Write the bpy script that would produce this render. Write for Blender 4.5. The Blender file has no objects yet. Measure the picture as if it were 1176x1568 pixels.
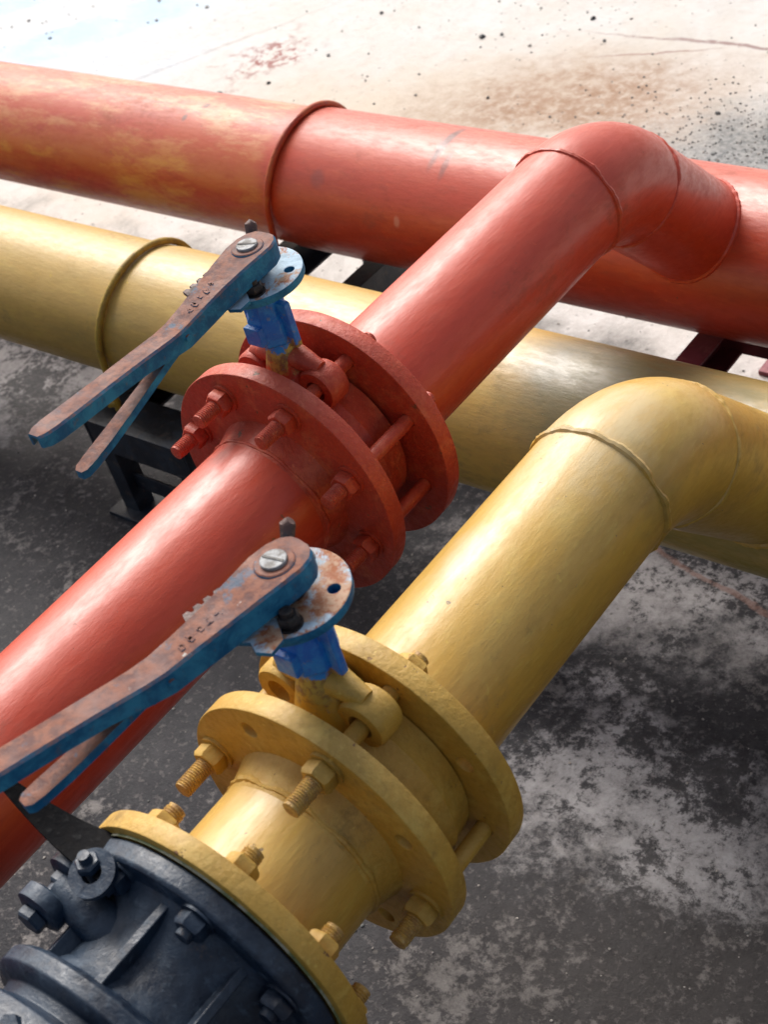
import bpy, math, random
from mathutils import Vector, Matrix, noise
random.seed(7)
sc=bpy.context.scene
X=Vector((1,0,0)); Y=Vector((0,1,0)); Z=Vector((0,0,1))
rad=math.radians
# ------------------------------------------------------------ node helpers
class NT:
    def __init__(s,name):
        s.m=bpy.data.materials.new(name); s.m.use_nodes=True
        s.t=s.m.node_tree; s.n=s.t.nodes; s.l=s.t.links
        s.b=s.n['Principled BSDF']; s.tc=s.n.new('ShaderNodeTexCoord'); s.geo=s.n.new('ShaderNodeNewGeometry')
        s.co=s.tc.outputs['Object']
    def new(s,t,**k):
        x=s.n.new(t)
        for a,b in k.items(): setattr(x,a,b)
        return x
    def setin(s,sock,v):
        if hasattr(v,'is_linked') or hasattr(v,'links'): s.l.new(v,sock)
        else:
            if isinstance(v,(tuple,list)) and len(v)==3 and sock.type=='RGBA': v=(*v,1)
            sock.default_value=v
    def mapping(s,scale=(1,1,1),loc=(0,0,0),rot=(0,0,0),vec=None):
        m=s.new('ShaderNodeMapping'); s.l.new(vec or s.co,m.inputs[0])
        m.inputs['Scale'].default_value=scale; m.inputs['Location'].default_value=loc; m.inputs['Rotation'].default_value=rot
        return m.outputs[0]
    def noise(s,scale,detail=4,rough=.55,dist=0,vec=None,col=False):
        n=s.new('ShaderNodeTexNoise'); s.l.new(vec or s.co,n.inputs['Vector'])
        n.inputs['Scale'].default_value=scale; n.inputs['Detail'].default_value=detail
        n.inputs['Roughness'].default_value=rough; n.inputs['Distortion'].default_value=dist
        return n.outputs['Color' if col else 'Fac']
    def voro(s,scale,vec=None,out='Distance'):
        n=s.new('ShaderNodeTexVoronoi'); s.l.new(vec or s.co,n.inputs['Vector']); n.inputs['Scale'].default_value=scale
        return n.outputs[out]
    def math(s,op,a,b=0,c=0,clamp=False):
        n=s.new('ShaderNodeMath',operation=op,use_clamp=clamp)
        s.setin(n.inputs[0],a); s.setin(n.inputs[1],b)
        if op in('MULTIPLY_ADD',): s.setin(n.inputs[2],c)
        return n.outputs[0]
    def ramp(s,v,lo,hi,a=0.,b=1.):
        n=s.new('ShaderNodeMapRange',interpolation_type='SMOOTHSTEP'); s.setin(n.inputs[0],v)
        for i,x in enumerate((lo,hi,a,b)): n.inputs[i+1].default_value=x
        return n.outputs[0]
    def mix(s,f,a,b,mode='MIX'):
        n=s.new('ShaderNodeMix',data_type='RGBA',blend_type=mode)
        s.setin(n.inputs[0],f); s.setin(n.inputs[6],a); s.setin(n.inputs[7],b)
        return n.outputs[2]
    def bump(s,h,dist,strength=1,prev=None):
        n=s.new('ShaderNodeBump'); n.inputs['Distance'].default_value=dist; n.inputs['Strength'].default_value=strength
        s.l.new(h,n.inputs['Height'])
        if prev is not None: s.l.new(prev,n.inputs['Normal'])
        return n.outputs[0]
    def nz(s):
        n=s.new('ShaderNodeSeparateXYZ'); s.l.new(s.geo.outputs['Normal'],n.inputs[0]); return n.outputs
    def spot(s,c,r,soft=.5,wob=.06,wsc=14,rot=(0,0,0)):
        n=s.new('ShaderNodeVectorMath',operation='MULTIPLY_ADD'); s.l.new(s.noise(wsc,5,.65,col=True),n.inputs[0]); n.inputs[1].default_value=(wob*2,)*3; s.l.new(s.co,n.inputs[2])
        m=s.new('ShaderNodeMapping',vector_type='TEXTURE'); s.l.new(n.outputs[0],m.inputs[0])
        m.inputs['Location'].default_value=[q+wob for q in c]; m.inputs['Scale'].default_value=r; m.inputs['Rotation'].default_value=rot
        l=s.new('ShaderNodeVectorMath',operation='LENGTH'); s.l.new(m.outputs[0],l.inputs[0])
        return s.ramp(l.outputs['Value'],1+soft,1-soft)
    def fin(s,col,rough=.5,metal=0,norm=None,coat=0,spec=.5,crough=.3):
        s.setin(s.b.inputs['Base Color'],col); s.setin(s.b.inputs['Roughness'],rough); s.setin(s.b.inputs['Metallic'],metal)
        s.b.inputs['Coat Weight'].default_value=coat; s.b.inputs['Coat Roughness'].default_value=crough
        s.b.inputs['Specular IOR Level'].default_value=spec
        if norm is not None: s.l.new(norm,s.b.inputs['Normal'])
        return s.m

def paint(name,base,dark,light,top_sheen,streak=(1,1,1),amt_dark=.5,amt_light=.4,sheen_amt=.5,chip=(.18,.07,.03),chip_amt=1.,rough=.42,orange=False,bumpd=.0008,spots=(),coat=.32,grime=(.10,.06,.04),grime_amt=.3,lowchip=.715):
    t=NT(name)
    st=t.mapping(scale=streak)
    n1=t.noise(3.5,6,.62,.4,vec=st); n2=t.noise(9,7,.68,.2,vec=st); n3=t.noise(45,6,.68,vec=st)
    hair=t.noise(30,6,.75,vec=t.mapping(scale=[q*q*1.4 for q in streak]))
    c=t.mix(t.math('MULTIPLY',t.ramp(n1,.46,.70),amt_dark),base,dark)
    c=t.mix(t.math('MULTIPLY',t.ramp(n2,.5,.7),amt_light),c,light)
    c=t.mix(t.math('MULTIPLY',t.ramp(n3,.42,.7),.32),c,dark)
    c=t.mix(t.math('MULTIPLY',t.ramp(hair,.52,.66),.34),c,light)
    up=t.ramp(t.nz()[2],.2,1.)
    c=t.mix(t.math('MULTIPLY',t.math('MULTIPLY',up,t.ramp(n2,.3,.7,.4,1.)),sheen_amt),c,top_sheen)  # sky sheen on up-facing sides, painted into the base colour
    g=t.math('MULTIPLY',t.ramp(t.noise(5,9,.78,.2,vec=t.mapping(loc=(9,2,4))),.54,.68),t.ramp(n3,.40,.58,.3,1.))
    c=t.mix(t.math('MULTIPLY',g,grime_amt),c,grime)
    if orange:
        sx=t.new('ShaderNodeSeparateXYZ'); t.l.new(t.co,sx.inputs[0])
        reg=t.ramp(sx.outputs[0],-2.62,-2.68)
        o=t.noise(4,10,.72,.2,vec=t.mapping(scale=(.9,2.6,2.6))); o2=t.noise(5,10,.76,.2,vec=t.mapping(scale=(.8,2.6,2.6),loc=(5,2,1)))
        nz=t.nz()[2]
        side=t.ramp(nz,.9,.35,.3,1.)
        c=t.mix(t.math('MULTIPLY',t.math('MULTIPLY',t.math('MULTIPLY',t.ramp(o,.34,.58),reg),side),.85),c,(.56,.14,.028))
        c=t.mix(t.math('MULTIPLY',t.math('MULTIPLY',t.math('MULTIPLY',t.ramp(o2,.46,.64),reg),side),.8),c,(.70,.33,.055))
        c=t.mix(t.math('MULTIPLY',t.math('MULTIPLY',t.math('MULTIPLY',t.ramp(o2,.46,.66),reg),t.ramp(nz,.5,.9)),.5),c,(.72,.45,.27))
    v=t.noise(38,4,.7,vec=t.mapping(loc=(3,1,7)))
    ch=t.math('MULTIPLY',t.ramp(v,lowchip-.01,lowchip+.01),chip_amt,clamp=True)
    c=t.mix(ch,c,chip)
    v2=t.noise(60,2,.6,vec=t.mapping(loc=(13,5,2)))
    c=t.mix(t.math('MULTIPLY',t.ramp(v2,.71,.74),.6*min(1,chip_amt)),c,light)
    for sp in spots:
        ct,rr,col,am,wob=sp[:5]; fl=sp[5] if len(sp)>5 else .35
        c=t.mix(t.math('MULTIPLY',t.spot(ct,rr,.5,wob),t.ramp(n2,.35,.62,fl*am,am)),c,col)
    r=t.ramp(n3,.3,.75,rough-.06,rough+.2)
    r=t.math('ADD',r,t.math('MULTIPLY',g,.2))
    b=t.bump(n3,bumpd); b=t.bump(hair,.0006,.6,b); b=t.bump(t.noise(7,4,.5,vec=st),.002,.25,b)
    b=t.bump(ch,-.001,.6,b)
    return t.fin(c,r,0,b,coat=coat,crough=.27)

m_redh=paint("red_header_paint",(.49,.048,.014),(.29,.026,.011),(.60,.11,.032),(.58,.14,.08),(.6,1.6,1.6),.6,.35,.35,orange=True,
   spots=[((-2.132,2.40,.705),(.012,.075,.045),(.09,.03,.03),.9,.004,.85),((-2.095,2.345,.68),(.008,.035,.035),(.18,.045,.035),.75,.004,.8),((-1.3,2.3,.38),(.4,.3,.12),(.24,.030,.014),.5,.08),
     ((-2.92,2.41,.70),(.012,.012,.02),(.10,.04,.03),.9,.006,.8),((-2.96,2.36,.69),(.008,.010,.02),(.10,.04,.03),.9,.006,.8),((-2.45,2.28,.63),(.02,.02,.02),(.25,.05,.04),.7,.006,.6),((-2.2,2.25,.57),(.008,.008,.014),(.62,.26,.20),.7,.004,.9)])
m_redb=paint("red_branch_paint",(.51,.042,.010),(.34,.025,.008),(.60,.09,.032),(.60,.13,.08),(1.6,.5,1.6),.5,.32,.35,chip_amt=.8)
m_redf=paint("red_fitting_paint",(.47,.044,.014),(.25,.022,.010),(.64,.16,.06),(.53,.10,.05),(2,2,2),.65,.6,.3,rough=.52,bumpd=.0022,coat=.12,grime_amt=.5,lowchip=.68)
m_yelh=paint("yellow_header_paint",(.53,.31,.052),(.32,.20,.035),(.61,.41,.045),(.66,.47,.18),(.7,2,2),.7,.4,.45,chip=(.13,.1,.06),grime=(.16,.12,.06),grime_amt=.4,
   spots=[((-1.36,1.81,.65),(.18,.22,.11),(.085,.08,.055),.92,.05,.8),((-1.12,1.75,.58),(.35,.25,.12),(.20,.165,.035),.85,.1,.5),((-1.0,1.72,.42),(.5,.3,.12),(.26,.20,.03),.7,.1),((-1.98,1.80,.66),(.02,.02,.02),(.6,.25,.18),.7,.008)])  # first spot: grime plus the red branch's cast shadow, painted on
m_yelb=paint("yellow_branch_paint",(.56,.315,.038),(.35,.20,.024),(.67,.47,.08),(.67,.48,.18),(2,.6,2),.6,.45,.45,chip=(.16,.11,.05),chip_amt=.9,grime=(.22,.15,.06),grime_amt=.35,lowchip=.69,
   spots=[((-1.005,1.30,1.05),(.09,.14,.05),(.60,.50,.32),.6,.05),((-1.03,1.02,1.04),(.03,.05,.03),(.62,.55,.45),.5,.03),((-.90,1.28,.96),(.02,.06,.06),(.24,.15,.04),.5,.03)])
m_yelf=paint("yellow_fitting_paint",(.54,.30,.036),(.29,.165,.022),(.68,.47,.10),(.63,.43,.14),(2,2,2),.65,.55,.4,chip=(.2,.09,.03),rough=.52,bumpd=.0022,coat=.12,grime=(.16,.10,.04),grime_amt=.5,lowchip=.68)

def m_metal(name,c1,c2,c3,rough=.5,sc_=30,lo=.45,hi=.6,metal=0,coat=0,spec=.5):
    t=NT(name); n=t.noise(sc_,6,.65,.3); n2=t.noise(sc_*3,4,.6)
    c=t.mix(t.ramp(n,lo,hi),c1,c2); c=t.mix(t.math('MULTIPLY',t.ramp(n2,.55,.7),.7),c,c3)
    return t.fin(c,t.ramp(n,.3,.7,rough-.1,rough+.15),metal,t.bump(n2,.0015),coat=coat,spec=spec)
# black-blue paint with dusty and rusty wear
t=NT("black_paint"); n=t.noise(9,8,.72,.3); n2=t.noise(50,6,.7); n3=t.noise(130,3,.6)
c=t.mix(t.ramp(n,.4,.62),(.006,.013,.028),(.012,.030,.060))
c=t.mix(t.math('MULTIPLY',t.ramp(n2,.54,.66),.55),c,(.06,.09,.125))
c=t.mix(t.math('MULTIPLY',t.ramp(t.noise(12,8,.78,vec=t.mapping(loc=(5,5,1))),.60,.66),.6),c,(.13,.075,.045))
c=t.mix(t.math('MULTIPLY',t.math('MULTIPLY',t.ramp(t.nz()[2],.3,1.),t.ramp(n,.35,.6)),.22),c,(.16,.19,.22))
m_black=t.fin(c,t.ramp(n2,.35,.65,.30,.58),0,t.bump(n3,.0008,1,t.bump(n2,.0015)))
m_blkbolt=m_metal("black_bolt_steel",(.012,.010,.010),(.03,.022,.02),(.08,.05,.04),.5,60)
m_blade=m_metal("matt_black_rubber",(.008,.008,.009),(.014,.013,.013),(.03,.03,.03),.85,30,spec=.08)
m_support=m_metal("black_support_paint",(.008,.011,.018),(.016,.024,.036),(.07,.05,.04),.45,14)
m_maroon=m_metal("maroon_primer",(.24,.05,.07),(.17,.04,.05),(.3,.1,.1),.55,10)
m_thread_y=m_metal("worn_yellow_thread",(.50,.30,.07),(.36,.20,.06),(.60,.43,.20),.45,90)
m_thread_r=m_metal("worn_red_thread",(.46,.065,.03),(.38,.05,.024),(.58,.24,.13),.45,90)
m_rod_red=m_metal("rusty_red_rod",(.40,.05,.018),(.44,.10,.03),(.22,.05,.03),.5,25)
m_rod_yel=m_metal("yellow_rod",(.40,.26,.03),(.30,.19,.03),(.18,.1,.04),.5,25)

def m_blue_rust(name,thr=.6,topdisc=False):
    t=NT(name)
    n=t.noise(22,7,.7,.4); n2=t.noise(70,5,.65); nzv=t.nz()[2]
    blue=t.mix(t.ramp(n,.4,.65),(.008,.10,.22),(.035,.23,.38))
    blue=t.mix(t.math('MULTIPLY',t.ramp(n2,.57,.69),.5),blue,(.13,.10,.10))
    rust=t.mix(t.ramp(n2,.36,.62),(.12,.055,.048),(.25,.10,.062))
    rust=t.mix(t.math('MULTIPLY',t.ramp(t.noise(9,5,.6),.45,.68),.7),rust,(.19,.125,.12))
    if topdisc:
        pale=t.mix(t.ramp(n2,.4,.7),(.40,.53,.64),(.28,.38,.46))
        rmask=t.ramp(t.noise(16,6,.7,.3,vec=t.mapping(loc=(1,2,5))),thr-.05,thr+.04)
        top=t.mix(rmask,pale,t.mix(t.ramp(n2,.4,.6),(.30,.10,.04),(.42,.27,.18)))
    else:
        top=t.mix(t.ramp(n,.69,.72),rust,(.45,.43,.40))
        top=t.mix(t.math('MULTIPLY',t.ramp(t.noise(20,7,.72,vec=t.mapping(loc=(2,8,1))),.58,.64),.6),top,(.045,.14,.22))
    f=t.ramp(t.math('ADD',nzv,t.math('MULTIPLY',t.math('SUBTRACT',n2,.5),.5)),.55,.85)
    c=t.mix(f,blue,top)
    return t.fin(c,t.ramp(n,.3,.7,.5,.72),0,t.bump(n2,.002,.9),spec=.22)
m_handle=m_blue_rust("worn_blue_handle")
m_disc_r=m_blue_rust("pale_blue_flange",.60,True)
m_disc_y=m_blue_rust("rusty_pale_flange",.50,True)
m_rust=m_metal("dark_rusty_steel",(.10,.05,.042),(.06,.035,.03),(.2,.1,.07),.6,50)
def m_neck(name,low,zc):
    t=NT(name); n=t.noise(35,6,.7,.5); n2=t.noise(90,4,.6)
    s=t.new('ShaderNodeSeparateXYZ'); t.l.new(t.co,s.inputs[0])
    z=t.math('ADD',s.outputs[2],t.math('MULTIPLY',t.math('SUBTRACT',n,.5),.11))
    blue=t.mix(t.ramp(n,.4,.65),(.006,.13,.52),(.02,.24,.62))
    mid=t.mix(t.ramp(n2,.4,.65),(.44,.30,.06),(.22,.10,.04))
    c=t.mix(t.ramp(z,zc-.012,zc-.004),mid,blue)
    c=t.mix(t.ramp(z,zc-.05,zc-.035),low,c)
    c=t.mix(t.math('MULTIPLY',t.ramp(n2,.6,.7),.45),c,(.3,.22,.15))
    return t.fin(c,.42,0,t.bump(n2,.002))
m_neck_r=m_neck("red_blue_neck",(.48,.044,.015),1.165)
m_neck_y=m_neck("yellow_blue_neck",(.52,.30,.035),1.16)
m_steel=m_metal("grey_steel_screw",(.27,.28,.29),(.16,.15,.14),(.12,.09,.07),.5,60)

# ------------------------------------------------------------ mesh accumulator
def frame(axis):
    a=Vector(axis).normalized(); h=Z if abs(a.z)<.9 else X
    u=h.cross(a).normalized(); return u,a.cross(u).normalized(),a
class Acc:
    def __init__(s): s.v=[]; s.f=[]; s.mi=[]; s.cur=0
    def addf(s,f): s.f.append(f); s.mi.append(s.cur)
    def rings(s,rings,closed=False,cap=True):
        n=len(rings[0]); b=len(s.v)
        for r in rings: s.v+= [tuple(p) for p in r]
        k=len(rings)
        for i in range(k if closed else k-1):
            j=(i+1)%k
            for q in range(n):
                w=(q+1)%n; s.addf((b+i*n+q,b+i*n+w,b+j*n+w,b+j*n+q))
        if cap and not closed:
            s.addf(tuple(b+q for q in range(n))[::-1]); s.addf(tuple(b+(k-1)*n+q for q in range(n)))
    def lathe(s,prof,o,axis,seg=48,cap=True,ph=0,closed=False):
        u,v,a=frame(axis); o=Vector(o)
        s.rings([[o+a*d+(u*math.cos(ph+6.28318530718*i/seg)+v*math.sin(ph+6.28318530718*i/seg))*r for i in range(seg)] for d,r in prof],closed,cap)
    def sweep(s,pts,rr,seg=16,closed=False,jit=0):
        pts=[Vector(p) for p in pts]; n=len(pts); rings=[]; u=None
        for i,p in enumerate(pts):
            if closed: t=pts[(i+1)%n]-pts[i-1]
            else: t=pts[min(i+1,n-1)]-pts[max(i-1,0)]
            t.normalize()
            if u is None: u=frame(t)[0]
            u=(u-t*u.dot(t)).normalized(); w=t.cross(u)
            r=rr[i] if isinstance(rr,(list,tuple)) else rr
            r*=1+random.uniform(-jit,jit)
            rings.append([p+(u*math.cos(6.2831853*k/seg)+w*math.sin(6.2831853*k/seg))*r for k in range(seg)])
        s.rings(rings,closed)
    def box(s,c,size,rot=None):
        c=Vector(c); M=rot or Matrix.Identity(3); hx,hy,hz=[q/2 for q in size]; b=len(s.v)
        for dx in(-1,1):
            for dy in(-1,1):
                for dz in(-1,1): s.v.append(tuple(c+M@Vector((dx*hx,dy*hy,dz*hz))))
        for f in((0,1,3,2),(4,6,7,5),(0,4,5,1),(2,3,7,6),(0,2,6,4),(1,5,7,3)): s.addf(tuple(b+i for i in f))
    def mesh(s,me,M):
        b=len(s.v); s.v+=[tuple(M@v.co) for v in me.vertices]
        for p in me.polygons: s.addf(tuple(b+i for i in p.vertices))
    def hexnut(s,o,axis,r,h,ph=0):
        s.lathe([(0,r*.9),(h*.15,r),(h*.8,r),(h,r*.86)],o,axis,6,ph=ph)
    def stud(s,o,axis,r,L):
        prof=[(0,r)]; d=.0
        while d<L-.005: prof+=[(d+.0015,r),(d+.003,r*.88)]; d+=.0035
        prof+=[(L-.001,r*.92),(L,r*.75)]
        s.lathe(prof,o,axis,14)
    def build(s,name,mats,parent=None,sharp=35,bevel=0):
        me=bpy.data.meshes.new(name); me.from_pydata(s.v,[],s.f)
        mats=mats if isinstance(mats,(list,tuple)) else [mats]
        for m in mats: me.materials.append(m)
        me.polygons.foreach_set('material_index',s.mi)
        import bmesh
        bm=bmesh.new(); bm.from_mesh(me); bmesh.ops.recalc_face_normals(bm,faces=bm.faces); bm.to_mesh(me); bm.free()
        me.shade_smooth(); me.set_sharp_from_angle(angle=rad(sharp))
        ob=bpy.data.objects.new(name,me); sc.collection.objects.link(ob)
        if bevel:
            m=ob.modifiers.new('bevel','BEVEL'); m.width=bevel; m.segments=2; m.limit_method='ANGLE'; m.angle_limit=rad(40); m.harden_normals=True
        if parent: ob.parent=parent
        return ob
def empty(name):
    e=bpy.data.objects.new(name,None); sc.collection.objects.link(e); e.empty_display_size=.1; return e
def plate_mesh(outer,holes,th,bev=.0015):
    cu=bpy.data.curves.new('tmp','CURVE'); cu.dimensions='2D'; cu.fill_mode='BOTH'
    cu.extrude=th/2-bev; cu.bevel_depth=bev; cu.bevel_resolution=1
    for lp in [outer]+holes:
        sp=cu.splines.new('POLY'); sp.points.add(len(lp)-1)
        for i,(a,b) in enumerate(lp): sp.points[i].co=(a,b,0,1)
        sp.use_cyclic_u=True
    o=bpy.data.objects.new('tmp',cu); sc.collection.objects.link(o)
    dg=bpy.context.evaluated_depsgraph_get(); dg.update()
    me=bpy.data.meshes.new_from_object(o.evaluated_get(dg)); bpy.data.objects.remove(o)
    return me
def circ(cx,cy,r,n): return [(cx+r*math.cos(2*math.pi*i/n),cy+r*math.sin(2*math.pi*i/n)) for i in range(n)]
def Mxz(o):
    return Matrix.Translation(o)@Matrix(((1,0,0,0),(0,0,-1,0),(0,1,0,0),(0,0,0,1)))
def flange(acc,c,r,rin,th,rb,rh,angles):
    holes=[circ(0,0,rin,72)]+[circ(rb*math.sin(rad(a)),rb*math.cos(rad(a)),rh,20) for a in angles]
    me=plate_mesh(circ(0,0,r,112),holes,th,.0018)
    acc.mesh(me,Mxz(Vector(c)))
def weld_ring(acc,c,axis,r,bead=.005,n=150,jit=.14):
    u,v,a=frame(axis)
    pts=[];rr=[]
    for i in range(n):
        t=2*math.pi*i/n; k=noise.noise(Vector((math.cos(t)*3,math.sin(t)*3,r*50+c[1]*9)))
        k2=noise.noise(Vector((math.cos(t)*9,math.sin(t)*9,c[1]*5)))
        pts.append(Vector(c)+(u*math.cos(t)+v*math.sin(t))*(r+random.uniform(-.0003,.0003)-bead*.38+k2*.0012)+a*(k*.004+random.uniform(-.0004,.0004)))
        rr.append(bead*(1+k*.6)*random.uniform(1-jit,1+jit))
    acc.sweep(pts,rr,8,True)

ZB=.94; XR=-1.46; XY=-1.005; RB=.11
HR=dict(y=2.423,z=.524,r=.179); HY=dict(y=1.833,z=.492,r=.170)
A8=[22.5+45*i for i in range(8)]
# ------------------------------------------------------------ headers
def header(name,H,mat,xs,rl):
    e=empty(name); a=Acc()
    a.lathe([(-9,rl),(xs-.012,rl),(xs,H['r']),(4,H['r'])],(0,H['y'],H['z']),X,96)
    a.build('pipe_run',mat,e); return e
e_rh=header('red_header_pipe',HR,m_redh,-2.60,.174)
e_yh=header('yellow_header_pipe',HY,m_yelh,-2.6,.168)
# ------------------------------------------------------------ branches
def branch(x,y1,H,mat,yfar,segs,e):
    a=Acc(); Re=.26
    pts=[(x,yfar+(y1-yfar)*i/6,ZB) for i in range(7)]
    ang=46
    for i in range(1,13):
        t=rad(ang*i/12); pts.append((x,y1+Re*math.sin(t),ZB-Re*(1-math.cos(t))))
    ye,ze=pts[-1][1],pts[-1][2]; d=Vector((0,math.cos(rad(ang)),-math.sin(rad(ang))))
    for i in range(1,6): pts.append(tuple(Vector((x,ye,ze))+d*.07*i))
    rr=[RB]*7+[RB*1.02]*11+[RB]*6
    a.sweep(pts,rr,72)
    weld_ring(a,(x,y1,ZB),Y,RB+.0018,.0058)
    weld_ring(a,(x,ye,ze),d,RB+.0012,.0045)
    P0=Vector((x,ye,ze)); n=X.cross(d).normalized(); sp=[];sr=[]
    for i in range(140):
        t=2*math.pi*i/140; s0=P0+(X*math.cos(t)+n*math.sin(t))*RB
        oy,oz=s0.y-H['y'],s0.z-H['z']; B=oy*d.y+oz*d.z; C=oy*oy+oz*oz-H['r']**2
        disc=B*B-C; k=-B-math.sqrt(max(disc,0)); sp.append(s0+d*k); sr.append(.006*random.uniform(.8,1.2))
    a.sweep(sp,sr,8,True)
    a.build('far_pipe_and_elbow',mat,e)
    b=Acc()
    for y0,y2 in segs: b.lathe([(y0,RB),(y2,RB)],(x,0,ZB),Y,72)
    b.build('near_pipe',mat,e)
e_rb=empty('red_branch_pipe'); e_yb=empty('yellow_branch_pipe')
YRN,YRF=1.128,1.268
YYN,YYF=.657,.778
branch(XR,1.926,HR,m_redb,YRF+.02,[(-2.2,YRN+.01)],e_rb)
branch(XY,1.282,HY,m_yelb,YYF+.02,[(.47,YYN+.01)],e_yb)

def flange_set(e,x,yn,yf,r,rb,mf,angles_bolt,mthread,holes):
    th=.03
    a=Acc(); flange(a,(x,yn,ZB),r,RB-.003,th,rb,.0135,holes)
    a.lathe([(0,RB+.012),(.012,RB+.008),(.03,RB+.0025),(.05,RB-.001)],(x,yn-th/2+.001,ZB),-Y,72,cap=False)
    weld_ring(a,(x,yn-th/2-.035,ZB),Y,RB+.0015,.004)
    a.build('near_flange',mf,e)
    a=Acc(); flange(a,(x,yf,ZB),r,RB-.003,th,rb,.0135,holes)
    weld_ring(a,(x,yf+th/2+.003,ZB),Y,RB+.002,.006)
    a.build('far_flange',mf,e)
    a=Acc()
    for k,an in enumerate(angles_bolt):
        bx=x+rb*math.sin(rad(an)); bz=ZB+rb*math.cos(rad(an)); f=yn-th/2
        ph=random.uniform(0,1)
        a.cur=0
        a.lathe([(0,.024),(.004,.024)],(bx,f,bz),-Y,24)
        a.hexnut((bx,f-.004,bz),-Y,.0215,.02,ph)
        a.lathe([(0,.0115),(yf-yn+.04,.0115)],(bx,yn-.01,bz),Y,16)
        a.hexnut((bx,yf+th/2,bz),Y,.0215,.02,ph+.3)
        a.cur=1
        a.stud((bx,f-.02,bz),-Y,.0125,.042+random.uniform(-.006,.008))
        a.stud((bx,yf+th/2+.018,bz),Y,.0125,.012)
    a.build('bolts',[mf,mthread],e)
flange_set(e_rb,XR,YRN,YRF,.205,.165,m_redf,A8,m_thread_r,A8)
flange_set(e_yb,XY,YYN,YYF,.190,.157,m_yelf,[-67.5,22.5,112.5,202.5],m_thread_y,A8)
a=Acc(); flange(a,(XY,.468,ZB),.190,RB-.003,.026,.157,.0125,[])
weld_ring(a,(XY,.484,ZB),Y,RB+.003,.006)
for an in A8:
    bx=XY+.157*math.sin(rad(an)); bz=ZB+.157*math.cos(rad(an))
    a.cur=0; a.lathe([(0,.023),(.003,.023)],(bx,.481,bz),Y,20); a.hexnut((bx,.484,bz),Y,.0205,.018,random.random()); a.cur=1; a.stud((bx,.50,bz),Y,.0125,.018)
a.build('end_flange',[m_yelf,m_thread_y],e_yb)

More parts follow.
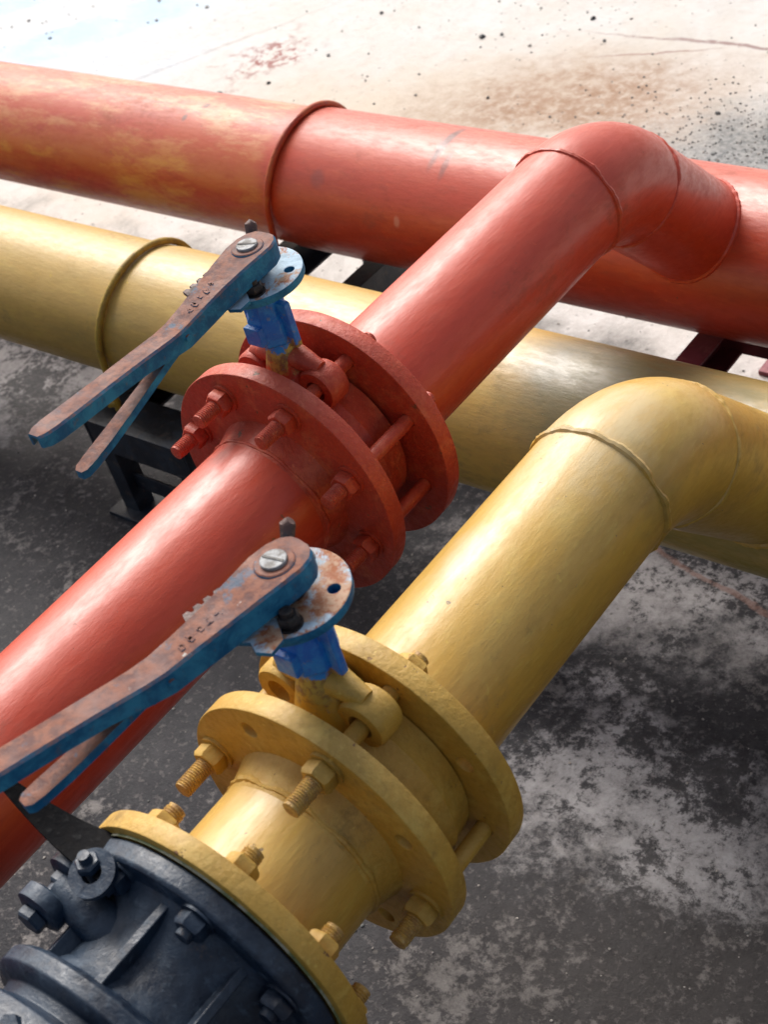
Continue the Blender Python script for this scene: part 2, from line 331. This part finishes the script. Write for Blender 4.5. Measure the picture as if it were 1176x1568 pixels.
# ------------------------------------------------------------ butterfly valves
def valve(name,x,ym,gap,mf,mneck,mdisc,yawd,zt,lift,trl,trz,dx=0,hl=1.):
    e=empty(name)
    a=Acc(); h=gap/2-.002
    a.lathe([(-h,.125),(-h+.006,.135),(-.012,.138),(0,.143),(.012,.138),(h-.006,.135),(h,.125)],(x,ym,ZB),Y,80)
    for s in(-1,1):
        lx=x+s*.062; lz=ZB+.150; L=Vector((lx,ym,lz))
        prof=[(-.02,.0165),(-.02,.031),(-.015,.034),(.015,.034),(.02,.031),(.02,.0165)]
        a.lathe(prof,L,Y,28,closed=True)
        arm=[(x+s*.012,ym,ZB+.185),(x+s*.028,ym,ZB+.19),(x+s*.046,ym,ZB+.184),(x+s*.066,ym,ZB+.178)]
        a.sweep(arm,[.022,.019,.016,.012],14)
    a.build('body_ring',mf,e)
    zd=zt; x0=x; x=x+dx
    n=Acc()
    hh=zd-ZB-.006
    n.lathe([(.12,.05),(.15,.042),(.175,.034),(.20,.027),(.225,.0245)],(x0,ym,ZB),Z,28)
    n.lathe([(.218,.030),(.222,.0345),(.262,.0345),(.268,.030),(hh,.030)],(x,ym,ZB),Z,8,ph=rad(22.5))
    n.box((x-.036,ym,ZB+.25),(.02,.012,.075)); n.box((x+.036,ym,ZB+.25),(.02,.012,.075))
    n.box((x,ym-.036,ZB+.245),(.03,.012,.03))
    n.lathe([(0,.034),(.012,.055)],(x,ym,zd-.018),Z,28)
    n.build('neck',mneck,e,bevel=.002)
    holes=[circ(.051*math.cos(rad(q)),.051*math.sin(rad(q)),.009,16) for q in(30,)]
    me=plate_mesh(circ(0,0,.069,72),holes,.013,.0015)
    d=Acc(); d.mesh(me,Matrix.Translation((x,ym,zd)))
    yaw=rad(yawd)
    ear=[(.030,-.050),(.045,-.062),(.046,-.082),(.030,-.088),(.015,-.080),(-.01,-.092),(-.03,-.084),(-.05,-.088),(-.058,-.062),(-.04,-.03),(0,0),(.02,-.03)]
    me=plate_mesh(ear,[],.006,.001); d.mesh(me,Matrix.Translation((x,ym,zd+.0095)))
    d.build('mounting_disc',mdisc,e)
    b=Acc()
    for q in(112,-48,):
        px=x+.050*math.cos(rad(q)); py=ym+.050*math.sin(rad(q))
        b.lathe([(0,.015),(.002,.015)],(px,py,zd+.0065),Z,20); b.hexnut((px,py,zd+.0085),Z,.0135,.013,random.random()); b.lathe([(0,.008),(.006,.0075)],(px,py,zd+.0215),Z,12)
    b.lathe([(0,.020),(.03,.020)],(x,ym,zd+.005),Z,24)
    b.build('disc_bolts',m_blkbolt,e)
    T=Matrix.Translation((x0,ym-.004,0))@Matrix.Rotation(yaw,4,'Z'); R3=Matrix.Rotation(yaw,3,'Z')
    top=zd+.055
    lf=lambda s: lift*max(0,s-.08)/.32
    secs=[(-.040,.010,-.001,.024),(-.037,.020,0,.026),(-.028,.029,0,.028),(-.012,.034,0,.030),(.012,.034,0,.031),(.045,.030,-.003,.031),(.085,.0255,-.008,.031),(.13,.022,-.015,.031),(.165,.0205,-.020,.030),(.19,.0195,-.020,.027),
     (.24,.0185,-.016,.022),(.30,.018,-.012,.021),(.36,.0185,-.008,.021),(.40,.0185,-.005,.021),(.416,.0165,-.004,.02),(.426,.011,-.004,.018)]
    hm=Acc(); th=.0045; rings=[]
    for s,w,zo,dp in secs:
        zt_=top+zo+lf(s)
        if s>.1: s*=hl
        rings.append([T@Vector(q) for q in((w,-s,zt_-dp),(w,-s,zt_-.003),(w-.003,-s,zt_),(-w+.003,-s,zt_),(-w,-s,zt_-.003),(-w,-s,zt_-dp),(-w+th,-s,zt_-dp),(-w+th,-s,zt_-th),(w-th,-s,zt_-th),(w-th,-s,zt_-dp))])
    hm.rings(rings)
    hm.lathe([(0,.024),(.002,.0235),(.003,.022)],T@Vector((0,0,top-.001)),Z,32)
    for i in range(5):
        s=.082+i*.013
        zz=top-.0075-(s-.085)*.155+lf(s)-.0006
        for q in range(3):
            hm.box(T@Vector((.002+random.uniform(-.004,.004),-s+random.uniform(-.003,.003),zz)),(random.choice((.008,.002)),random.choice((.0015,.005)),.0022),Matrix.Rotation(yaw+random.uniform(-.2,.2),3,'Z'))
    hm.build('handle',m_handle,e,sharp=30)
    q_=Acc()
    out=[(-.020,-.010),(-.020,-.11)]
    for i in range(6):
        yy=-.105+i*.014; out+= [(-.0345,yy),(-.0345,yy+.006),(-.029,yy+.008),(-.029,yy+.0125)]
    out+=[(-.034,-.01)]
    q_.mesh(plate_mesh(out,[],.005,.0006),T@Matrix.Translation((0,0,top-.014)))
    q_.sweep([T@Vector(q) for q in((-.022,.030,top-.02),(-.030,.040,top-.008),(-.033,.046,top+.002),(-.031,.050,top+.006))],[.006,.0085,.0095,.006],10)
    q_.build('notch_plate',m_rust,e)
    s_=Acc(); cpt=T@Vector((0,0,top+.002))
    s_.lathe([(0,.0155),(.003,.0155),(.004,.0145)],cpt,Z,32); s_.build('pivot_screw',m_steel,e)
    s_=Acc(); s_.box(cpt+Z*.0043,(.027,.003,.001),Matrix.Rotation(yaw+.35,3,'Z')); s_.build('screw_slot',m_blkbolt,e)
    tr=Acc(); rings=[]
    for s,w,zo in((.10,.004,-.028),(.15,.006,-.034),(.20,.008,-.044),(.25,.010,-.056),(.30,.0115,-.068),(.34,.0125,-.077),(.375,.0125,-.084),(.392,.011,-.087),(.399,.006,-.088)):
        s*=trl; zt_=top+zo*trz+lf(s); rings.append([T@Vector(q) for q in((w+.002,-s,zt_),(-w+.002,-s,zt_),(-w+.0035,-s,zt_-.006),(-w+.002,-s,zt_-.012),(w+.002,-s,zt_-.012),(w+.0005,-s,zt_-.006))])
    tr.rings(rings); tr.box(T@Vector((0,-.165,top-.040+lf(.165))),(.03,.05,.02),R3)
    tr.lathe([(-.024,.005),(.024,.005)],T@Vector((0,-.165,top-.034+lf(.165))),T.to_3x3()@X,12)
    tr.build('trigger_lever',m_handle,e)
valve('butterfly_valve',XR,(YRN+YRF)/2,YRF-YRN-.03,m_redf,m_neck_r,m_disc_r,0,1.262,-.002,.98,1.05,-.008,1.0)
valve('butterfly_valve',XY,(YYN+YYF)/2+.005,YYF-YYN-.03,m_yelf,m_neck_y,m_disc_y,-11,1.257,.028,.88,.82)

# ------------------------------------------------------------ black check valve at the bottom left
e=empty('black_check_valve')
a=Acc()
a.lathe([(.4515,.10),(.4515,.176),(.449,.180),(.428,.180),(.424,.176),(.424,.150),(.418,.142),(.40,.130),(.37,.122),(.335,.124),(.318,.135),(.31,.165),(.304,.172),(.286,.172),(.28,.165),(.276,.15),(.262,.148),(.256,.162),(.25,.176),(.20,.196),(.12,.205),(.0,.205),(-.12,.19),(-.2,.15),(-.22,.05)],(XY,0,ZB),Y,96)
# two cast ribs along the throat
for q in(5,50,-40,95):
    dv=Vector((math.sin(rad(q)),0,math.cos(rad(q)))); Rm=Matrix.Rotation(rad(q),3,'Y')
    a.box(Vector((XY,.365,ZB))+dv*.128,(.012,.11,.03),Rm)
a.build('body',m_black,e,bevel=.002)
a=Acc()
for an in A8:
    bx=XY+.157*math.sin(rad(an)); bz=ZB+.157*math.cos(rad(an))
    a.lathe([(0,.022),(.003,.022)],(bx,.424,bz),-Y,20); a.hexnut((bx,.421,bz),-Y,.0195,.017,random.random()); a.lathe([(0,.010),(.008,.0095)],(bx,.404,bz),-Y,12)
for an in (-60,-30,0,30,60,90):
    dv=Vector((math.sin(rad(an)),-.2,math.cos(rad(an))))
    a.lathe([(0,.013),(.012,.012)],(XY+.178*math.sin(rad(an)),.225,ZB+.178*math.cos(rad(an))),dv,6)
for yy,rr in((.405,.030),(.355,.030)):
    a.lathe([(-.012,rr*.8),(-.009,rr),(.009,rr),(.012,rr*.8)],(XY-.125,yy,ZB+.125),Y,24)
    a.hexnut((XY-.125,yy-.012,ZB+.125),-Y,.018,.014)
a.sweep([(XY-.125,.42,ZB+.125),(XY-.125,.33,ZB+.125)],.012,14)
a.sweep([(XY-.05,.38,ZB+.09),(XY-.09,.38,ZB+.115),(XY-.125,.38,ZB+.125)],[.03,.026,.022],14)
a.lathe([(-.004,.012),(-.004,.028),(.004,.028),(.004,.012)],(XY-.07,.40,ZB+.165),Vector((.1,-.3,1)),28,closed=True)
a.sweep([(XY-.08,.405,ZB+.13),(XY-.08,.405,ZB+.165)],.009,12)
a.hexnut((XY-.08,.405,ZB+.165),Z,.015,.012)
a.lathe([(0,.008),(.010,.007)],(XY-.08,.405,ZB+.177),Z,14)
a.build('bolts_and_hinge',m_black,e)
a=Acc(); rings=[]
for i in range(15):
    t=i/14; w=.034*(1-t)**.75+.0008; p=Vector((XY-.055-.18*t,.432-.012*t,ZB+.160+.075*t-.035*math.sin(t*3.1)))
    rings.append([p+Vector((0,w,-.014*(1-t))),p+Vector((0,w,.004-.014*(1-t))),p+Vector((0,-w,.006)),p+Vector((0,-w,0))])
a.rings(rings); a.build('latch_blade',m_blade,e)
a=Acc()
a.lathe([(0,.181),(.003,.181)],(XY,.4519,ZB),Y,96,cap=False); a.build('gasket',m_metal("green_gasket",(.16,.20,.09),(.4,.4,.3),(.05,.06,.05)),e)

# ------------------------------------------------------------ u-bolts
def ubolt(H,x,mat,lean,rr=.0085):
    e=empty('u_bolt'); a=Acc(); r=H['r']+rr*.9; pts=[]
    zb=.30
    pts.append((x-lean,H['y']-r,zb-.05))
    for i in range(0,25):
        t=math.pi-math.pi*i/24; pts.append((x+lean*math.sin(t)-lean*.2,H['y']+r*math.cos(t),H['z']+r*math.sin(t)))
    pts.append((x-lean,H['y']+r,zb-.05)); a.sweep(pts,rr,12)
    for s in(-1,1):
        a.hexnut((x-lean,H['y']+s*r,.335),Z,.019,.014); a.hexnut((x-lean,H['y']+s*r,.272),Z,.019,.014)
    a.build('rod',mat,e)
ubolt(HR,-2.61,m_rod_red,.03); ubolt(HY,-2.66,m_rod_yel,.04)

# ------------------------------------------------------------ steel supports
def channel(acc,p0,p1,w,h,t,up=Z,openside=1):
    p0=Vector(p0);p1=Vector(p1); d=(p1-p0).normalized(); s=d.cross(up).normalized()*openside
    prof=[(0,0),(w,0),(w,t),(t,t),(t,h-t),(w,h-t),(w,h),(0,h)]
    acc.rings([[p+s*q[0]-up*q[1] for q in prof] for p in(p0,p1)])
def support(mat,x0,x1,y0,y1,top):
    e=empty('pipe_support_frame'); a=Acc()
    channel(a,(x0,y0,top),(x0,y1,top),.06,.10,.008,openside=1)
    channel(a,(x1,y0,top),(x1,y1,top),.06,.10,.008,openside=-1)
    for y in(y0,(y0+y1)/2,y1-.01):
        a.box(((x0+x1)/2,y+.005,top-.055),(x1-x0-.02,.008,.09))
    for x in(x0+.035,x1-.035):
        for y in(y0+.035,y1-.035):
            a.box((x,y,(top-.10)/2),(.055,.055,top-.10)); a.box((x,y,.006),(.12,.12,.012))
    for y in (y0+.035,y1-.035): a.box(((x0+x1)/2,y,.10),(x1-x0-.08,.008,.05))
    a.box(((x0+x1)/2,y0+.05,top+.003),(x1-x0+.03,.12,.006))
    a.build('welded_frame',mat,e,bevel=.0015)
support(m_support,-2.78,-2.42,1.60,2.72,.315)
support(m_maroon,-1.50,-1.16,2.14,2.75,.335)
# ------------------------------------------------------------ ground
t=NT('stained_concrete')
s=t.new('ShaderNodeSeparateXYZ'); t.l.new(t.co,s.inputs[0])
big=t.noise(1.1,5,.6,.3); med=t.noise(3.6,9,.68,.3); fine=t.noise(22,9,.76,.2); grit=t.noise(120,4,.6); grit2=t.noise(60,5,.7,vec=t.mapping(loc=(4,4,1)))
dn=t.new('ShaderNodeVectorMath',operation='MULTIPLY_ADD'); t.l.new(t.noise(3.2,9,.68,col=True),dn.inputs[0]); dn.inputs[1].default_value=(.7,.7,0); t.l.new(t.co,dn.inputs[2])
wc=t.new('ShaderNodeVectorMath',operation='SUBTRACT'); t.l.new(dn.outputs[0],wc.inputs[0]); wc.inputs[1].default_value=(.35,.35,0)
def blob(cx,cy,rx,ry,rot=0,soft=.5,vec=None):
    m=t.new('ShaderNodeMapping',vector_type='TEXTURE'); t.l.new(vec or wc.outputs[0],m.inputs[0])
    m.inputs['Location'].default_value=(cx,cy,0); m.inputs['Rotation'].default_value=(0,0,rot); m.inputs['Scale'].default_value=(rx,ry,1)
    ln=t.new('ShaderNodeVectorMath',operation='LENGTH'); t.l.new(m.outputs[0],ln.inputs[0])
    return t.ramp(ln.outputs['Value'],1+soft,1-soft)
concrete=t.mix(t.ramp(med,.3,.7),(.55,.52,.48),(.69,.67,.65))
concrete=t.mix(t.math('MULTIPLY',t.ramp(big,.45,.7),.35),concrete,(.60,.51,.39))
concrete=t.mix(t.math('MULTIPLY',t.ramp(fine,.52,.7),.3),concrete,(.38,.35,.32))
concrete=t.mix(t.math('MULTIPLY',blob(-3.2,3.6,1.0,.40,.4,.8),.45),concrete,(.54,.39,.22))
concrete=t.mix(t.math('MULTIPLY',blob(-2.75,3.75,.45,.26,.3,.8),t.ramp(fine,.35,.6,.35,.85)),concrete,(.31,.17,.095))
concrete=t.mix(t.math('MULTIPLY',t.math('MULTIPLY',blob(-4.15,3.8,.12,.16,.3,.5),t.ramp(fine,.48,.56)),.9),concrete,(.27,.05,.04))
concrete=t.mix(t.math('MULTIPLY',t.ramp(t.noise(8,8,.75,vec=t.mapping(scale=(.6,2.5,1),rot=(0,0,.5))),.64,.68),.5),concrete,(.25,.14,.11))
dirt_shade=t.mix(t.ramp(fine,.38,.62),(.010,.010,.014),(.034,.032,.036))
dirt_shade=t.mix(t.math('MULTIPLY',t.ramp(grit2,.54,.62),.5),dirt_shade,(.15,.135,.13))
pale=t.mix(t.ramp(fine,.35,.65),(.060,.055,.053),(.21,.195,.185))
mott=t.math('ADD',t.math('MULTIPLY',med,.45),t.math('ADD',t.math('MULTIPLY',fine,.35),t.math('MULTIPLY',grit2,.2)))
near=t.mix(t.ramp(mott,.50,.56),dirt_shade,pale)
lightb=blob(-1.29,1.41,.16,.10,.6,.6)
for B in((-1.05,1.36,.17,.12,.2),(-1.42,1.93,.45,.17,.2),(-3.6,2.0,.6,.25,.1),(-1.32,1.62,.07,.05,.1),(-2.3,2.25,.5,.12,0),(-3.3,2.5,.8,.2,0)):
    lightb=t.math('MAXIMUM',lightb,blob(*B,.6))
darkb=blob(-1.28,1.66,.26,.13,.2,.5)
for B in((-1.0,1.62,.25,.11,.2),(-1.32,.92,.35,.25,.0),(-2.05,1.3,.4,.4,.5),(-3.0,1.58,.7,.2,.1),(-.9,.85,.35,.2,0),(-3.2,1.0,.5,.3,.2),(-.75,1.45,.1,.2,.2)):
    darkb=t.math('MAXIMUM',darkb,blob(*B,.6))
near=t.mix(t.math('MULTIPLY',darkb,t.ramp(mott,.51,.58,1.,.3)),near,dirt_shade)
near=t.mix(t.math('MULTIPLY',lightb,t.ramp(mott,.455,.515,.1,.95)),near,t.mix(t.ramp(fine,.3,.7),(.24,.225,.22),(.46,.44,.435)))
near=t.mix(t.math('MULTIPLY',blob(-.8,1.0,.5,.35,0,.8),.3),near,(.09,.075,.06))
yw=t.math('ADD',s.outputs[1],t.math('MULTIPLY',s.outputs[0],-.06))
yw=t.math('ADD',yw,t.math('MULTIPLY',t.math('SUBTRACT',med,.5),1.1))
far=t.ramp(yw,2.45,2.95)
c=t.mix(far,near,concrete)  # near ground darker: stains plus overhang shade put into the albedo
grav=t.mix(t.ramp(grit2,.4,.6),(.05,.06,.065),(.18,.19,.19))
c=t.mix(t.math('MULTIPLY',blob(-1.90,3.60,.45,.26,.2,.6),t.ramp(mott,.4,.55,.97,.6)),c,grav)
sp=t.math('MULTIPLY',t.ramp(t.voro(26),.15,.10),t.ramp(t.noise(1.7,3,.6,vec=t.mapping(loc=(7,3,0))),.45,.62))
c=t.mix(t.math('MULTIPLY',sp,.7),c,(.09,.08,.07))
sp2=t.ramp(t.voro(60,out='Distance'),.13,.09)
c=t.mix(t.math('MULTIPLY',t.math('MULTIPLY',sp2,t.ramp(grit2,.5,.6)),.4),c,(.11,.10,.09))
lw=t.new('ShaderNodeVectorMath',operation='MULTIPLY_ADD'); t.l.new(t.noise(6,4,.6,col=True),lw.inputs[0]); lw.inputs[1].default_value=(.06,.06,0); t.l.new(t.co,lw.inputs[2])
for B,am,col in(((-2.3,4.24,.55,.010,.0,.4),.75,(.24,.13,.12)),((-2.62,4.14,.2,.007,.3,.4),.7,(.3,.17,.14)),((-1.15,1.98,.45,.007,-.25,.4),.6,(.30,.16,.12)),((-4.6,3.55,.8,.012,1.0,.4),.4,(.35,.3,.26))):
    c=t.mix(t.math('MULTIPLY',t.math('MULTIPLY',blob(*B,vec=lw.outputs[0]),t.ramp(fine,.35,.5,.3,1.)),am),c,col)
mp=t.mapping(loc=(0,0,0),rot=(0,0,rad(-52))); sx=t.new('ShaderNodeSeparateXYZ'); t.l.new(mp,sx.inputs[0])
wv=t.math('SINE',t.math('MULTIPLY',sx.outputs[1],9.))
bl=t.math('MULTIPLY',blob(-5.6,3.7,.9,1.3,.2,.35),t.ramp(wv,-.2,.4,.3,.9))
c=t.mix(bl,c,(.50,.66,.82))  # blue-white stripes: wet glare painted into the ground colour
rgh=t.ramp(mott,.44,.58,.55,.88)
b=t.bump(fine,.010,.5); b=t.bump(grit,.003,.6,b)
m_ground=t.fin(c,rgh,0,b,spec=.25)
me=bpy.data.meshes.new('ground'); me.from_pydata([(-300,-300,0),(300,-300,0),(300,300,0),(-300,300,0)],[],[(0,1,2,3)]); me.materials.append(m_ground)
sc.collection.objects.link(bpy.data.objects.new('ground',me))
a=Acc()
def peb(x,y,r):
    ico=[(0,0,1),(.89,0,.45),(.28,.85,.45),(-.72,.53,.45),(-.72,-.53,.45),(.28,-.85,.45),(.72,.53,-.45),(-.28,.85,-.45),(-.89,0,-.45),(-.28,-.85,-.45),(.72,-.53,-.45),(0,0,-1)]
    fs=[(0,1,2),(0,2,3),(0,3,4),(0,4,5),(0,5,1),(1,6,2),(2,7,3),(3,8,4),(4,9,5),(5,10,1),(6,7,2),(7,8,3),(8,9,4),(9,10,5),(10,6,1),(11,7,6),(11,8,7),(11,9,8),(11,10,9),(11,6,10)]
    b=len(a.v); q=random.uniform(0,6); f=random.uniform(.6,1.2)
    for vx,vy,vz in ico:
        k=random.uniform(.7,1.15); vx,vy=vx*math.cos(q)-vy*math.sin(q),vx*math.sin(q)+vy*math.cos(q)
        a.v.append((x+vx*r*k*f,y+vy*r*k,r*.25+vz*r*.5*k))
    for g in fs: a.addf(tuple(b+i for i in g))
for i in range(1500):
    x=random.uniform(-6,1); y=random.uniform(2.7,6.5)
    if noise.noise(Vector((x*.8,y*.8,3)))<random.uniform(-.4,.5): continue
    a.cur=random.choice((0,0,1)); peb(x,y,random.choice((.003,.004,.004,.005,.006,.010)))
for i in range(1100):
    x=random.uniform(-3.6,0); y=random.uniform(.5,2.8); a.cur=random.choice((0,1,1)); peb(x,y,random.choice((.002,.002,.003,.004)))
for i in range(1200):
    x=random.gauss(-1.92,.33); y=random.gauss(3.6,.22); a.cur=random.choice((0,0,1)); peb(x,y,random.choice((.003,.004,.005)))
for x,y,r in((-4.15,3.5,.022),(-4.0,3.62,.012),(-3.35,4.1,.016),(-2.45,3.55,.016),(-3.0,4.3,.014),(-3.9,4.2,.012),(-2.1,4.0,.013)): a.cur=0; peb(x,y,r)
a.build('gravel',[m_metal('dark_pebble',(.05,.055,.055),(.07,.065,.06),(.12,.12,.11),.6,40),m_metal('pale_pebble',(.30,.27,.24),(.2,.18,.16),(.36,.34,.32),.7,40)])

# ------------------------------------------------------------ light, world, camera
el=rad(43)
sd=Vector((-.72,.50,0)).normalized()*math.cos(el)+Z*math.sin(el)
l=bpy.data.lights.new('sun','SUN'); l.energy=3.65; l.angle=rad(36); l.color=(1,.965,.925)
lo=bpy.data.objects.new('sun',l); sc.collection.objects.link(lo); lo.rotation_euler=sd.to_track_quat('Z','Y').to_euler(); lo.location=sd*10
w=bpy.data.worlds.new('World'); sc.world=w; w.use_nodes=True; nt=w.node_tree
sky=nt.nodes.new('ShaderNodeTexSky'); sky.sky_type='NISHITA'; sky.sun_disc=False; sky.sun_elevation=el
sky.sun_rotation=math.atan2(sd.x,sd.y); sky.dust_density=5; sky.air_density=1.0; sky.ozone_density=.8
hs=nt.nodes.new('ShaderNodeHueSaturation'); hs.inputs['Saturation'].default_value=.65
nt.links.new(sky.outputs[0],hs.inputs['Color']); nt.links.new(hs.outputs[0],nt.nodes['Background'].inputs[0]); nt.nodes['Background'].inputs[1].default_value=.145
sc.view_settings.view_transform='Standard'; sc.view_settings.look='None'; sc.view_settings.exposure=0
cd=bpy.data.cameras.new("camera"); cam=bpy.data.objects.new("camera",cd); sc.collection.objects.link(cam); sc.camera=cam
R=Matrix(((.775,-.262,.575),(.589,.628,-.508),(-.228,.733,.641)))
q=R.to_quaternion().normalized()
cam.location=(0,0,2.36); cam.rotation_mode='QUATERNION'; cam.rotation_quaternion=q
cd.sensor_fit='VERTICAL'; cd.sensor_height=36; cd.lens=2330/1568*36; cd.clip_end=1000; cd.clip_start=.05
cd.dof.use_dof=True; cd.dof.focus_distance=2.3; cd.dof.aperture_fstop=8
